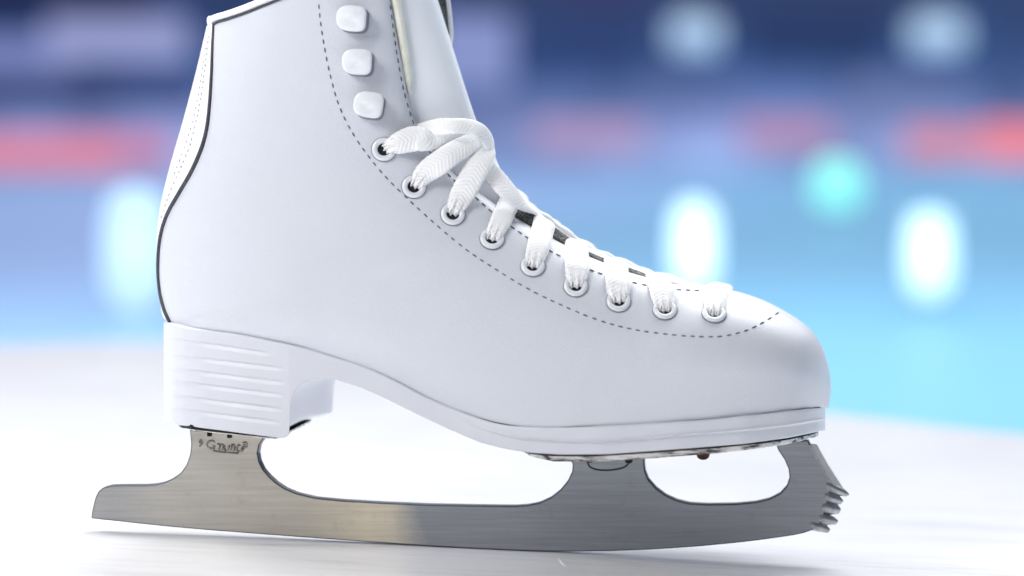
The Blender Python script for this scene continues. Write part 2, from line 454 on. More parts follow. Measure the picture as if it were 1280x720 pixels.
GRV = [((211, 421), (336, 440)), ((213, 442), (350, 458.5)), ((215, 459), (352, 476)), ((216, 475), (350, 491.5)), ((217, 493), (349, 509.5)), ((217, 509), (348, 526))]
def groove(px, py):
    g = 0.0
    for (ax, ay), (bx, by) in GRV:
        f = (px - ax) / (bx - ax)
        e = min(1, max(0, (f + 0.02) / 0.10)) * min(1, max(0, (1.05 - f) / 0.09))
        if e <= 0: continue
        dd = py - (ay + (by - ay) * f)
        if -1.5 < dd < 10: g += e * 2.4 * (0.5 + 0.5 * math.cos(math.pi * min(1, max(0, (dd - 0.8) / 6.5)))) * (0.5 - 0.5 * math.cos(math.pi * min(1, (dd + 1.5) / 2.3)))      # lapped ridges: sharp top, sloping back out
    return g
MIDL = [(560, 519), (600, 535), (640, 546), (700, 551), (760, 551), (850, 543), (930, 536.5), (985, 530.5), (1031, 523)]
def midridge(px, py):
    if px < 570: return 0
    e = min(1, (px - 570) / 80)
    d = py - lerp_tab(MIDL, px)
    return e * (2.0 * math.exp(-(d / 1.5) ** 2) - (1.6 if d > 0 else 0))
NR = 170
V, F = [], []
for x in xs:
    hw = lerp_tab(HW, x); t0 = lerp_tab(TOPs, x); b0 = lerp_tab(BOT, x)
    k = (D - hw) / D
    row = []
    for j in range(NR + 1):
        py = t0 + (b0 - t0) * j / NR
        dep = hw + 2.2 if hw > 4 else hw
        # rounded top lip and lower edge
        de = min(py - t0, 3.0) / 3.0; dep -= (1 - math.sqrt(max(0, 1 - (1 - de) ** 2))) * 2.6
        df = min(b0 - py, 2.0) / 2.0; dep -= (1 - math.sqrt(max(0, 1 - (1 - df) ** 2))) * 1.8
        dep -= groove(x, py); dep += midridge(x, py)
        dep = max(dep, 0)
        XX = VX + (x - VX) * k; ZZ = VY + (py - VY) * k
        row.append(W(XX, -dep, ZZ))
    V += row + [mirror_y(v) for v in row]
C = 2 * (NR + 1)
KY = 14
def scoop(x):                # how far the middle of the heel breast is hollowed backwards
    if x < 290 or x > 440: return 0.0
    if x < 362: return 20.0 * ((x - 290) / 72) ** 1.5
    if x < 392: return 20.0
    return 20.0 * max(0.0, 1 - (x - 392) / 48)
ROWS = []
for i, x in enumerate(xs):
    a, b_ = i * C + NR, i * C + 2 * NR + 1
    va, vb = V[a], V[b_]; ids = [a]
    for k in range(1, KY):
        q = va.lerp(vb, k / KY); u = abs(2 * k / KY - 1)
        V.append(Vector((q.x - scoop(x) * S * (1 - u ** 3.0), q.y, q.z))); ids.append(len(V) - 1)
    ROWS.append(ids + [b_])
for i in range(len(xs) - 1):
    a, c = i * C, (i + 1) * C
    for j in range(NR):
        F.append((a + j, c + j, c + j + 1, a + j + 1))
        F.append((a + NR + 1 + j, a + NR + 2 + j, c + NR + 2 + j, c + NR + 1 + j))
    F.append((a, a + NR + 1, c + NR + 1, c))
    for k in range(KY): F.append((ROWS[i][k], ROWS[i + 1][k], ROWS[i + 1][k + 1], ROWS[i][k + 1]))
sole = new_obj('sole', V, F, M_SOLE, skate, True, 38)

# ---------------------------------------------------------------- blade
R = [(116, 647), (117, 639), (119, 630), (121, 622), (125, 613.5), (131, 608.5), (140, 606), (155, 605.6), (170, 605.6), (184, 605.6), (196, 604.5), (207, 602), (218, 597), (228, 590), (235, 580), (239.5, 567), (240.8, 555), (240, 546), (239, 536)]
R += [(333, 543), (330, 550), (326, 556), (324, 565), (326, 576), (331, 586), (338, 594), (346, 601.5), (358, 609.5), (372, 615.5), (395, 621), (430, 624.5), (480, 627.5), (540, 630), (600, 631), (645, 631.5), (660, 630.5), (675, 627.5), (689, 621), (701, 611.5), (711, 599), (716, 588), (716.5, 580), (713, 571), (712, 560)]
R += [(808, 559), (806, 571), (806, 580), (807, 588), (811, 598), (820, 608.5), (832, 617.5), (846, 624), (862, 628), (885, 629.3), (920, 628.8), (945, 626.5), (962, 622.5), (975, 616), (983.5, 606.5), (987, 596), (986, 586), (981, 574), (973, 562), (970, 553)]
R += [(1010, 549), (1014, 557), (1027, 581), (1040, 605), (1037, 618), (1033, 634), (1029, 648), (1021, 659.5)]
BOTB = cr([(1021, 659.5), (1000, 666.5), (965, 672), (930, 676.5), (895, 680), (860, 683), (790, 687), (720, 688.3), (660, 687.5), (600, 685), (520, 680.5), (400, 672), (280, 663), (200, 656), (116, 647)], 4)
R += [(p.x, p.y) for p in BOTB[1:-1]]
def prism(outline, y0, y1):
    n = len(outline)
    V = [P(x, y, 0) for x, y in outline]
    A = [Vector((v.x, y0 * S, v.z)) for v in V]; B = [Vector((v.x, y1 * S, v.z)) for v in V]
    F = [tuple(range(n)), tuple(range(2 * n - 1, n - 1, -1))] + [(i, i + n, (i + 1) % n + n, (i + 1) % n) for i in range(n)]
    return A + B, F
V, F = prism(R, -6.5, 6.5)
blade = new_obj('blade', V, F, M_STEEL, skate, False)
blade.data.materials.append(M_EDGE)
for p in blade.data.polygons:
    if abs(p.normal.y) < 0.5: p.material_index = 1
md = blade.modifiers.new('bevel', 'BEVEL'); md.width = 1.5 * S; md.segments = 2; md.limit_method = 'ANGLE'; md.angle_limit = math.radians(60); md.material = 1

# toe pick: chamfered front and four teeth
V, F = [], []
inner = [(1013.5, 556.5), (1022, 572), (1031, 589), (1040, 605)]
outer = [(1021.5, 556), (1033, 577), (1046, 597.5), (1058, 616)]
for (ix, iy), (ox, oy) in zip(inner, outer):
    V += [P(ix - 3, iy, -7.2), P(ix + 1.0, iy, -7.0), P(ox - 1, oy, -1.6), P(ox, oy, 0), mirror_y(P(ox - 1, oy, -1.6)), mirror_y(P(ix + 1, iy, -7)), mirror_y(P(ix - 3, iy, -7.2))]
for i in range(3):
    for j in range(6): F.append((i * 7 + j, (i + 1) * 7 + j, (i + 1) * 7 + j + 1, i * 7 + j + 1))
F += [tuple(range(7)), tuple(range(21, 28))]
pick = new_obj('toe_pick', V, F, M_PICK, blade, False)
pick.data.materials.append(M_CHAMFER_SHINE)
for p in pick.data.polygons:
    if abs(p.normal.y) > 0.15 and p.normal.x > 0.1: p.material_index = 1
teeth = [((1030, 606), (1061.5, 618), 12.0, 3.6), ((1029, 620), (1054, 626), 10.5, 5.0), ((1025, 634), (1051, 636.5), 11.5, 6.2), ((1021, 647), (1047.5, 651.5), 10.5, 4.4), ((1010, 655), (1037.5, 662), 8.5, 5.6)]
for (ax, ay), (tx, ty), rb, rt in teeth:
    V, F = [], []; n = 9; sg = 12
    for i in range(n):
        f = i / (n - 1)
        px, py = ax + (tx - ax) * f, ay + (ty - ay) * f
        r = rb + (rt - rb) * f ** 1.3
        if f > 0.82: r *= math.sqrt(max(0.03, 1 - ((f - 0.82) / 0.18) ** 2))
        wy = 5.8 * (1 - 0.75 * f ** 2) + 3.6 * math.sin(math.pi * min(1, f * 1.15))
        for k in range(sg):
            q = 2 * math.pi * k / sg
            V.append(P(px + 0.15 * r * math.sin(q), py + r * 0.9 * math.sin(q), wy * math.cos(q)))
    for i in range(n - 1):
        for k in range(sg): F.append((i * sg + k, i * sg + (k + 1) % sg, (i + 1) * sg + (k + 1) % sg, (i + 1) * sg + k))
    F += [tuple(range(sg)), tuple((n - 1) * sg + k for k in range(sg))]
    new_obj('pick_tooth', V, F, M_PICK, blade)

# engraved script near the top of the rear stanchion (illegible cursive)
STROKES = [
    [(252, 549), (249.5, 552), (251, 555), (249.5, 558.5)], [(251.5, 551), (253, 555)],
    [(269, 553), (266, 551), (262, 551.5), (259, 554), (259, 557.5), (262, 560), (266, 560.5), (268, 558), (265, 557)], [(268.5, 557), (267, 562)],
    [(271, 556), (273.5, 555), (275, 557.5), (273.5, 562.5)], [(275, 557), (278, 555.5), (279, 559), (277.5, 563)],
    [(281, 556), (280.5, 561), (282, 563.5), (285, 561), (286, 556.5), (285, 563)], [(288, 563), (289.5, 557), (292, 555.5), (293, 559), (292, 564)],
    [(301, 557), (298, 556.5), (296, 560), (297, 564), (300, 563.5), (303, 559), (307, 552.5), (306, 558), (302, 565)], [(303, 553), (308.5, 554), (307, 560)],
    [(266, 563.5), (280, 565.5), (298, 566.5)]]
V, F = [], []
for st in STROKES:
    pts = [P(p[0], p[1], -6.7) for p in cr([(a, c, 0) for a, c in st], 5)]
    n = len(pts)
    tube_geo(pts, [S * (0.75 + 0.75 * abs(math.sin(3.1 * i / n * 2))) for i in range(n)], 6, V, F)
new_obj('engraved_script', V, F, M_ENGRAVE, blade)
# weld flange on the front stanchion
V, F = tube_geo([P(p.x, p.y, -6.6) for p in cr([(733, 572, 0), (737, 583, 0), (750, 587.5, 0), (768, 587, 0), (782, 583, 0), (788, 574, 0)], 6)], 1.1 * S, 8)
new_obj('weld_seam', V, F, M_EDGE, blade)

# mounting plates under heel and sole
def plate(tab, top, thick, name):
    V, F = [], []
    n = len(tab)
    for x, hw in tab:
        k = (D - lerp_tab(HW, x)) / D
        py = lerp_tab(BOT, x); XX = VX + (x - VX) * k; ZZ = VY + (py - VY) * k
        th = thick(x)
        V += [W(XX, -hw, ZZ - 3), W(XX, -hw, ZZ + th), W(XX, hw, ZZ + th), W(XX, hw, ZZ - 3)]
    for i in range(n - 1):
        for j in range(4): F.append((i * 4 + j, i * 4 + (j + 1) % 4, (i + 1) * 4 + (j + 1) % 4, (i + 1) * 4 + j))
    F += [(0, 1, 2, 3), tuple((n - 1) * 4 + j for j in range(4))]
    o = new_obj(name, V, F, M_CHROME, skate, False)
    md = o.modifiers.new('bevel', 'BEVEL'); md.width = 1.0 * S; md.segments = 2; md.limit_method = 'ANGLE'
    return o
HP = [(219, 36), (221, 48), (226, 60), (240, 74), (270, 82), (300, 84), (328, 82), (338, 76), (342, 66)]
plate_h = plate(HP, BOT, lambda x: 5.5, 'mounting_plate')
SP = [(640, 60), (646, 82), (660, 98), (690, 108), (750, 114), (820, 112), (900, 104), (950, 92), (985, 74), (1005, 56), (1018, 34), (1022, 18)]
plate_s = plate(SP, BOT, lambda x: 3 + 7.5 * min(1, (x - 638) / 40) - 2.0 * max(0, (x - 900) / 120), 'mounting_plate')
def screw(px, py, y, r, m, par, h=1.0):
    V, F = [], []; sg = 14; c = P(px, py, y)
    for i, (rr, zz) in enumerate(((r, 5), (r, 0), (r * 0.86, -r * 0.45 * h), (r * 0.5, -r * 0.72 * h), (r * 0.12, -r * 0.78 * h))):
        for k in range(sg):
            q = 2 * math.pi * k / sg
            V.append(c + Vector((math.cos(q) * rr * S, math.sin(q) * rr * S, zz * S)))
    for i in range(4):
        for k in range(sg): F.append((i * sg + k, i * sg + (k + 1) % sg, (i + 1) * sg + (k + 1) % sg, (i + 1) * sg + k))
    F += [tuple(range(sg)), tuple(4 * sg + k for k in range(sg))]
    new_obj('screw', V, F, m, par)
def shade_strip(tab):  # dark strip standing in for the sole's shadow above the plate
    o = plate([(x, hw + 7) for x, hw in tab], BOT, lambda x: 3.2, 'plate_shade_strip')
    o.data.materials.clear(); o.data.materials.append(M_SCREW)
shade_strip(HP); shade_strip(SP)
screw(737, 574, -40, 5.5, M_SCREW, plate_s); screw(786, 575, -40, 5.5, M_SCREW, plate_s)
screw(879, 568, -48, 8.5, M_COPPER, plate_s); screw(996, 549.5, -30, 8, M_COPPER, plate_s, 0.4)
screw(262, 545, -66, 3.2, M_SCREW, plate_h, 0.2); screw(287, 547, -66, 3.2, M_SCREW, plate_h, 0.2)

# ---------------------------------------------------------------- hooks and eyelets
def frame_at(px, py):
    p, n = surf(px, py)
    r = Vector((1, 0, 0)); r = (r - n * r.dot(n)).normalized()
    u = n.cross(r).normalized()
    if u.z < 0: u = -u
    return p, n, r, u
def d_outline(a):          # rounded on the left, squarer on the right
    c, s_ = math.cos(a), math.sin(a)
    e = 4.2 if c > 0 else 2.5
    k = (abs(c) ** e + abs(s_) ** e) ** (-1 / e)
    return k * c, k * s_
for hx, hy, rot in ((440, 24, -4), (446.5, 78, -3), (460, 131.5, -8)):
    p, n, r, u = frame_at(hx, hy)
    a0 = math.radians(rot)
    r2 = r * math.cos(a0) + u * math.sin(a0); u2 = u * math.cos(a0) - r * math.sin(a0)
    V, F = [], []; sg = 36
    prof = [(0.55, 9.4), (0.95, 9.2), (1.0, 10.2), (1.0, 13.2), (0.95, 14.6), (0.84, 15.2), (0.45, 15.7), (0.2, 15.7)]
    for sc_, h in prof:
        for k in range(sg):
            dx, dy = d_outline(2 * math.pi * k / sg)
            tilt = 1.6 * dy * (h > 6)
            dent = -1.2 * math.exp(-((dx - 0.05) ** 2 + (dy + 0.05) ** 2) / 0.12) if h > 15.5 else 0
            V.append(p + (r2 * dx * sc_ * 17.5 + u2 * dy * sc_ * 15.5 + n * (h + tilt + dent)) * S)
    for i in range(len(prof) - 1):
        for k in range(sg): F.append((i * sg + k, i * sg + (k + 1) % sg, (i + 1) * sg + (k + 1) % sg, (i + 1) * sg + k))
    F += [tuple(range(sg)), tuple((len(prof) - 1) * sg + k for k in range(sg))]
    hk = new_obj('lace_hook', V, F, M_HOOK, skate)
    V, F = [], []
    for sc_, h in ((0.86, -1.5), (0.86, 0.9), (0.60, 1.6), (0.52, 9.8)):
        for k in range(sg):
            dx, dy = math.cos(2 * math.pi * k / sg), math.sin(2 * math.pi * k / sg)
            V.append(p + (r2 * (dx * sc_ * 15 - 3.5) + u2 * (dy * sc_ * 14) + n * h) * S)
    for i in range(3):
        for k in range(sg): F.append((i * sg + k, i * sg + (k + 1) % sg, (i + 1) * sg + (k + 1) % sg, (i + 1) * sg + k))
    F += [tuple(range(sg)), tuple(3 * sg + k for k in range(sg))]
    new_obj('hook_base', V, F, M_HOOK, hk)
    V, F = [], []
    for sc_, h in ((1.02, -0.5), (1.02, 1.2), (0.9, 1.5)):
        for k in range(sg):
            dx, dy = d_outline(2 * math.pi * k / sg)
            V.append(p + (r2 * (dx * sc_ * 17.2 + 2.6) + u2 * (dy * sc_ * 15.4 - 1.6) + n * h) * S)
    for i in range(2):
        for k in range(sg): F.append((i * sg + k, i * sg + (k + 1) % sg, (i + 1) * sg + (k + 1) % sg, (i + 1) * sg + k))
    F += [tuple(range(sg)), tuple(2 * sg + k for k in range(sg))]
    new_obj('hook_shade_plate', V, F, M_CONTACT_SHADE, hk)  # dark offset plate in place of the hook's shadow at right and below

EYE = [(480, 187), (517.5, 233.5), (566, 268), (615, 299), (666, 333), (719.5, 358), (773, 377), (831, 388), (892.5, 393)]
for ex, ey in EYE:
    p, n, r, u = frame_at(ex, ey)
    V, F = [], []; A, B = 32, 12
    for i in range(A):
        q = 2 * math.pi * i / A
        d = r * math.cos(q) + u * math.sin(q)
        for k in range(B):
            w = 2 * math.pi * k / B
            V.append(p + (d * (11.0 + 3.5 * math.cos(w)) + n * (1.7 + 2.6 * math.sin(w))) * S)
    for i in range(A):
        for k in range(B):
            F.append((i * B + k, ((i + 1) % A) * B + k, ((i + 1) % A) * B + (k + 1) % B, i * B + (k + 1) % B))
    e = new_obj('eyelet', V, F, M_EYE, skate)
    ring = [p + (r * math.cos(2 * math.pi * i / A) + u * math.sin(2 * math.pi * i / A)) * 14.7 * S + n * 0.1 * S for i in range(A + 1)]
    V, F = tube_geo(ring, 0.75 * S, 6); new_obj('eyelet_shade_ring', V, F, M_CONTACT_SHADE, e)  # dark ring paints the contact shadow under the eyelet rim
    V = [p + n * 0.5 * S] + [p + (r * math.cos(2 * math.pi * i / A) + u * math.sin(2 * math.pi * i / A)) * 9.2 * S + n * 0.7 * S for i in range(A)]
    new_obj('eyelet_hole', V, [(0, i + 1, (i + 1) % A + 1) for i in range(A)], M_HOLE, e)

# ---------------------------------------------------------------- laces
def ribbon(keys, name='lace', thick=2.6, pleat=1.0, sub=7):
    """keys: (point, normal, half width in px); flat braid with soft edges and pleats where it enters the eyelet"""
    flat = [(*k[0], *k[1], k[2]) for k in keys]
    S6 = []
    K = flat
    for i in range(len(K) - 1):
        p1, p2 = K[i], K[i + 1]
        p0 = K[i - 1] if i else tuple(2 * a - c for a, c in zip(p1, p2))
        p3 = K[i + 2] if i + 2 < len(K) else tuple(2 * a - c for a, c in zip(p2, p1))
        for j in range(sub):
            t = j / sub
            S6.append([0.5 * (2 * b1 + (c1 - a1) * t + (2 * a1 - 5 * b1 + 4 * c1 - d1) * t * t + (3 * b1 - a1 - 3 * c1 + d1) * t ** 3) for a1, b1, c1, d1 in zip(p0, p1, p2, p3)])
    S6.append(list(K[-1]))
    pts = [Vector(s[:3]) for s in S6]; nor = [Vector(s[3:6]).normalized() for s in S6]; wid = [max(1.5, s[6]) for s in S6]
    NU = 18
    V, F, UV = [], [], []
    dist = 0.0 if pleat > 0.5 else 40.0
    ph = random.uniform(0, 6)
    tot = sum((pts[i + 1] - pts[i]).length for i in range(len(pts) - 1)) / S
    for i, p in enumerate(pts):
        if i: dist += (p - pts[i - 1]).length / S
        t = (pts[min(i + 1, len(pts) - 1)] - pts[max(i - 1, 0)]).normalized()
        side = t.cross(nor[i]).normalized(); n = side.cross(t).normalized()
        pl = pleat * max(0.0, 1 - dist / 34)
        wob = 0.5 * math.sin(dist * 0.16 + ph)
        for ring in range(2):
            for k in range(NU + 1):
                u = -1 + 2 * k / NU
                if ring: u = -u
                th = thick * (max(0, 1 - abs(u) ** 5)) ** 0.5
                cup = -1.6 * u * u
                pk = pl * (1.5 * math.cos(u * 9.5 + ph + dist * 0.05) + 0.7 * math.cos(u * 17 + ph * 2))
                h = (th if ring == 0 else -th * 0.6) + cup + pk + wob * u
                edge = 0.35 * math.sin(dist * 0.9 + ph * 3) * (abs(u) > 0.9)
                V.append(p + side * u * (wid[i] + edge) * S + n * h * S); UV.append((u, dist))
    C = 2 * (NU + 1)
    for i in range(len(pts) - 1):
        for k in range(C): F.append((i * C + k, i * C + (k + 1) % C, (i + 1) * C + (k + 1) % C, (i + 1) * C + k))
    F += [tuple(range(C)), tuple((len(pts) - 1) * C + k for k in range(C))]
    me = bpy.data.meshes.new(name); me.from_pydata([tuple(v) for v in V], [], F); me.update()
    lay = me.uv_layers.new(name='UVMap')
    for l in me.loops: lay.data[l.index].uv = UV[l.vertex_index]
    bm = bmesh.new(); bm.from_mesh(me); bmesh.ops.recalc_face_normals(bm, faces=bm.faces); bm.to_mesh(me); bm.free()
    me.polygons.foreach_set('use_smooth', [True] * len(me.polygons))
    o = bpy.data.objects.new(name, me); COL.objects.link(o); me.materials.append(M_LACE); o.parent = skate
    return o
def on(px, py, lift, hw):              # on the surface
    p, n = surf(px, py, lift); return (p, n, hw)
def at(px, py, y, n, hw):              # free in space
    return (P(px, py, y), Vector(n).normalized(), hw)
def mir(keys): return [(mirror_y(p), Vector((n.x, -n.y, n.z)), w) for p, n, w in keys]

# strands 3..7: out of the eyelet, over the facing edge, across the gap, under the far facing
SIL = {3: (643, 240), 4: (682, 274), 5: (722, 302), 6: (770, 325), 7: (822, 344)}
HWD = {3: 13, 4: 14, 5: 15, 6: 15.5, 7: 15.5}
SLN = {3: (0.62, 0.78), 4: (0.5, 0.87), 5: (0.40, 0.92), 6: (0.30, 0.95), 7: (0.22, 0.97)}
for i, (sx, sy) in SIL.items():
    ex, ey = EYE[i]; hw = HWD[i]
    d = Vector((sx - ex, sy - ey)); L = d.length; d /= L
    sl = Vector((SLN[i][0], 0, SLN[i][1]))
    k = [on(ex, ey + 2, -7, 8.5), on(ex + d.x * 3, ey - 2, 2.8, 10.5), on(ex + d.x * 13, ey + d.y * 13, 5.0, hw - 1.5), on(ex + d.x * 26, ey + d.y * 26, 5.0, hw)]
    q = at(ex + d.x * (L - 17), ey + d.y * (L - 17), -47 + 9 * (4 - i), (sl.x * 0.6, -1, sl.z * 0.7), hw)
    if i <= 4: k.append(q)
    k += [at(sx - 1, sy + 3, -25, sl + Vector((0, -0.7, 0)), hw),
          at(sx - 4, sy, 0, sl, hw), at(sx - 10, sy, 18, sl + Vector((0, 0.5, 0)), hw), at(sx - 17, sy + 9, 34, sl + Vector((0, 1.2, 0)), hw - 1)]
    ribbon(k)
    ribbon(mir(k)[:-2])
# far facing edge bridging the strands along the top, and the dark lining in the gap below it
tw = cr([(640, 247, 0), (655, 252.5, 0), (672, 263.5, 0), (690, 276, 0), (712, 292, 0), (735, 308.5, 0), (756, 317.5, 0), (775, 325.5, 0), (800, 334, 0), (825, 344.5, 0), (850, 351, 0), (880, 359, 0)], 6)
V, F = tube_geo([P(p.x, p.y + 3, 6) for p in tw], [S * (5.6 + 0.9 * math.sin(i * 0.9) - 3.6 * max(0, (i - 40) / 26)) for i in range(len(tw))], 10)
new_obj('facing_edge', V, F, M_STAY, skate)
V, F = [], []
lo = cr([(640, 266, 0), (660, 277, 0), (676, 286, 0), (711, 305, 0), (745, 321.5, 0), (790, 339, 0), (838, 353, 0)], 11)
up_ = tw[:len(tw) - 6]
for i in range(len(lo)):
    a_ = lo[i]; c_ = up_[min(len(up_) - 1, int(i * (len(up_) - 1) / (len(lo) - 1)))]
    for j in range(4):
        q = a_.lerp(c_, j / 3); V.append(P(q.x, q.y + (1 if j == 0 else 5 if j == 3 else 3), -31 + 17 * j / 3))
for i in range(len(lo) - 1):
    for j in range(3): F.append((i * 4 + j, i * 4 + j + 1, (i + 1) * 4 + j + 1, (i + 1) * 4 + j))
o = new_obj('throat_lining', V, F, M_LINING, skate)
md = o.modifiers.new('thickness', 'SOLIDIFY'); md.thickness = 2 * S
# strand 8: straight bar across the bottom of the lacing
ex, ey = EYE[8]
k = [on(ex, ey + 2, -7, 8.5), on(ex, ey - 2, 2.8, 10.5), on(ex + 0.5, ey - 13, 5, 14), on(ex + 1.5, ey - 24, 5.5, 15), at(897, 363, -22, (0.25, -0.5, 0.85), 15), at(897, 359.5, 0, (0.25, 0, 1), 15)]
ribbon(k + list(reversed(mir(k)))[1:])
# crossing strand from the far side down over the instep, on top of strand 3's end
k = [at(592, 196, -40, (0.2, -1, 0.3), 11), at(605, 205, -42, (0.35, -0.9, 0.4), 13), at(622, 224, -47, (0.5, -0.8, 0.5), 14), at(640, 243, -47, (0.5, -0.7, 0.6), 14), at(655, 255, -36, (0.5, -0.6, 0.7), 11.5), at(668, 264, -14, (0.5, -0.4, 0.85), 8)]
ribbon(k, pleat=0.0)
# strand 2: up from the third eyelet to the bunch
k = [on(566, 270, -7, 8), on(568, 264, 3, 10.5), on(575, 249, 7, 14.5), at(585, 230, -70, (0.2, -1, 0.3), 15.5), at(597, 207, -62, (0.2, -1, 0.3), 15.5), at(605, 191, -50, (0.3, -1, 0.4), 14.5), at(608, 180, -34, (0.5, -0.7, 0.5), 12)]
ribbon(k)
# strand 1: second eyelet, leaf shaped
k = [on(517.5, 235.5, -7, 7), on(521, 230, 3, 9.5), on(530, 219, 8, 13.5), at(546, 205, -78, (0.1, -1, 0.3), 15.5), at(562, 194, -73, (0.15, -1, 0.3), 15), at(582, 182, -60, (0.2, -1, 0.3), 13.5), at(602, 172, -40, (0.3, -0.9, 0.4), 12)]
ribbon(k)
# strand 0: first eyelet, lying across towards the knot
k = [on(480, 188.5, -7, 6.5), on(485, 185, 3, 9.0), on(497, 180.5, 9, 13.5), on(514, 176.5, 13, 16.0), at(534, 174.5, -75, (0.1, -1, 0.3), 14), at(556, 171.5, -57, (0.1, -1, 0.3), 10.5), at(580, 167, -40, (0.1, -1, 0.3), 7)]
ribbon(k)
# top band folded over the tongue and turned down at its right end
k = [at(514, 164, -50, (0.1, -1, 0.4), 6), at(527, 160.5, -56, (0.1, -1, 0.4), 9), at(545, 158, -67, (0.1, -1, 0.4), 11), at(566, 157, -72, (0.1, -1, 0.45), 10.5), at(586, 158, -64, (0.3, -0.9, 0.5), 11), at(601, 164, -56, (0.55, -0.8, 0.5), 12), at(610.5, 177, -46, (0.75, -0.65, 0.3), 11), at(615, 193, -34, (0.9, -0.45, 0.2), 9), at(617, 207, -18, (1, -0.2, 0.2), 7)]
ribbon(k, pleat=0.2)
k = [at(540, 163, 40, (0.2, 0.8, 0.4), 10), at(575, 160, 34, (0.4, 0.8, 0.4), 11), at(598, 168, 20, (0.8, 0.4, 0.4), 12), at(611, 186, 4, (0.95, 0, 0.3), 11), at(622, 214, -4, (0.85, -0.2, 0.5), 11)]
ribbon(k, pleat=0.0)

# ================================================================ SETTING
# raised white ice with a slight fall to the right (2.7 degrees)
A_, B_ = 487.0, 0.0473
def ice_pt(px, py):
    s = (A_ + B_ * VX) / ((py - VY) - B_ * (px - VX))
    return VX + (px - VX) * s, (s - 1) * D
M_ICE, nt, b = mat('white_scraped_ice')
n1_ = noise(nt, 7, 5, 0.6, (1.0, 0.35, 1)); n2_ = noise(nt, 160, 6, 0.7, (0.05, 1, 1))
r = ramp(nt, n1_.outputs['Fac'], [(0.3, (0.90, 0.90, 0.93, 1)), (0.7, (0.95, 0.95, 0.96, 1))])
r2 = ramp(nt, n2_.outputs['Fac'], [(0.34, (0.74, 0.74, 0.77, 1)), (0.5, (1, 1, 1, 1))])
mx = node(nt, 'ShaderNodeMix', data_type='RGBA', blend_type='MULTIPLY'); mx.inputs['Factor'].default_value = 0.55
nt.links.new(r.outputs['Color'], mx.inputs['A']); nt.links.new(r2.outputs['Color'], mx.inputs['B'])
nt.links.new(mx.outputs['Result'], b.inputs['Base Color'])
r3 = ramp(nt, n2_.outputs['Fac'], [(0.3, (0.05, 0.05, 0.05, 1)), (0.7, (0.17, 0.17, 0.17, 1))])
nt.links.new(r3.outputs['Color'], b.inputs['Roughness'])
b.inputs['IOR'].default_value = 1.31; b.inputs['Coat Weight'].default_value = 0.6; b.inputs['Coat Roughness'].default_value = 0.015; b.inputs['Coat IOR'].default_value = 1.4
bump(nt, b, n2_.outputs['Fac'], 0.05, 0.0004)
ZF = 790.0                                  # level of the rink ice beyond, below the raised sheet
edge = cr([(-420, 452, 0), (-200, 437, 0), (0, 431, 0), (160, 428, 0), (330, 433, 0), (560, 452, 0), (800, 484, 0), (1035, 516, 0), (1280, 543, 0), (1500, 562, 0), (1800, 590, 0)], 8)
top = [ice_pt(p.x, p.y) for p in edge]
xr = top[-1][0]; xl = top[0][0]
top = top + [(xr + 100, -1900), (xl - 100, -1900)]
V = [W(x, y, A_ + VY + B_ * x) for x, y in top]; n = len(V)
V += [W(x, y, A_ + VY + B_ * x + 12) for x, y in top]
V += [W(x * 1.0, y, ZF + 6) for x, y in top]
F = [tuple(range(n))] + [(i, (i + 1) % n, (i + 1) % n + n, i + n) for i in range(n)] + [(i + n, (i + 1) % n + n, (i + 1) % n + 2 * n, i + 2 * n) for i in range(n)]
ice = new_obj('ice', V, F, M_ICE, None, False)
tag(ice, kind='structure')
md = ice.modifiers.new('bevel', 'BEVEL'); md.width = 8 * S; md.segments = 4; md.limit_method = 'ANGLE'; md.angle_limit = math.radians(50)

sv = []
for fx, fy in ((698, 699), (701, 703), (705, 707.5), (708, 709)):
    X_, Y_ = ice_pt(fx, fy); sv.append(W(X_, Y_, A_ + VY + B_ * X_ - 0.9))
V, F = tube_geo(sv, [0.3 * S, 1.0 * S, 0.9 * S, 0.2 * S], 6)
shav = new_obj('ice_shaving', V, F, M_STAY, None); tag(shav, 'tiny white ice shaving lying on the ice below the blade', 'ice shaving')
# blue rink ice reaching to the barrier
M_RINK, nt, b = mat('blue_rink_ice')
n_ = noise(nt, 0.5, 3, 0.5, (1, 0.25, 1))
r = ramp(nt, n_.outputs['Fac'], [(0.3, srgb(100, 172, 206)), (0.5, srgb(122, 178, 212)), (0.7, srgb(142, 176, 216))])
tc = node(nt, 'ShaderNodeTexCoord'); sp = node(nt, 'ShaderNodeSeparateXYZ'); nt.links.new(tc.outputs['Object'], sp.inputs['Vector'])
mr = node(nt, 'ShaderNodeMapRange'); mr.inputs['From Min'].default_value = -1.1; mr.inputs['From Max'].default_value = 0.1; nt.links.new(sp.outputs['X'], mr.inputs['Value'])
rl = ramp(nt, mr.outputs['Result'], [(0.0, srgb(146, 160, 214)), (1.0, srgb(104, 158, 196))])
ml_ = node(nt, 'ShaderNodeMix', data_type='RGBA'); ml_.inputs['Factor'].default_value = 0.65
nt.links.new(r.outputs['Color'], ml_.inputs['A']); nt.links.new(rl.outputs['Color'], ml_.inputs['B'])
nt.links.new(ml_.outputs['Result'], b.inputs['Base Color'])
b.inputs['Roughness'].default_value = 0.45; b.inputs['IOR'].default_value = 1.2
b.inputs['Specular IOR Level'].default_value = 0.2
YB = 12.8 * D                               # barrier distance
KB = YB / D + 1
V = [W(-40000, -3000, ZF), W(45000, -3000, ZF), W(45000, YB + 300, ZF), W(-40000, YB + 300, ZF)]
rink = new_obj('rink_ice', V, [(0, 1, 2, 3)], M_RINK, None, False); tag(rink, kind='structure')

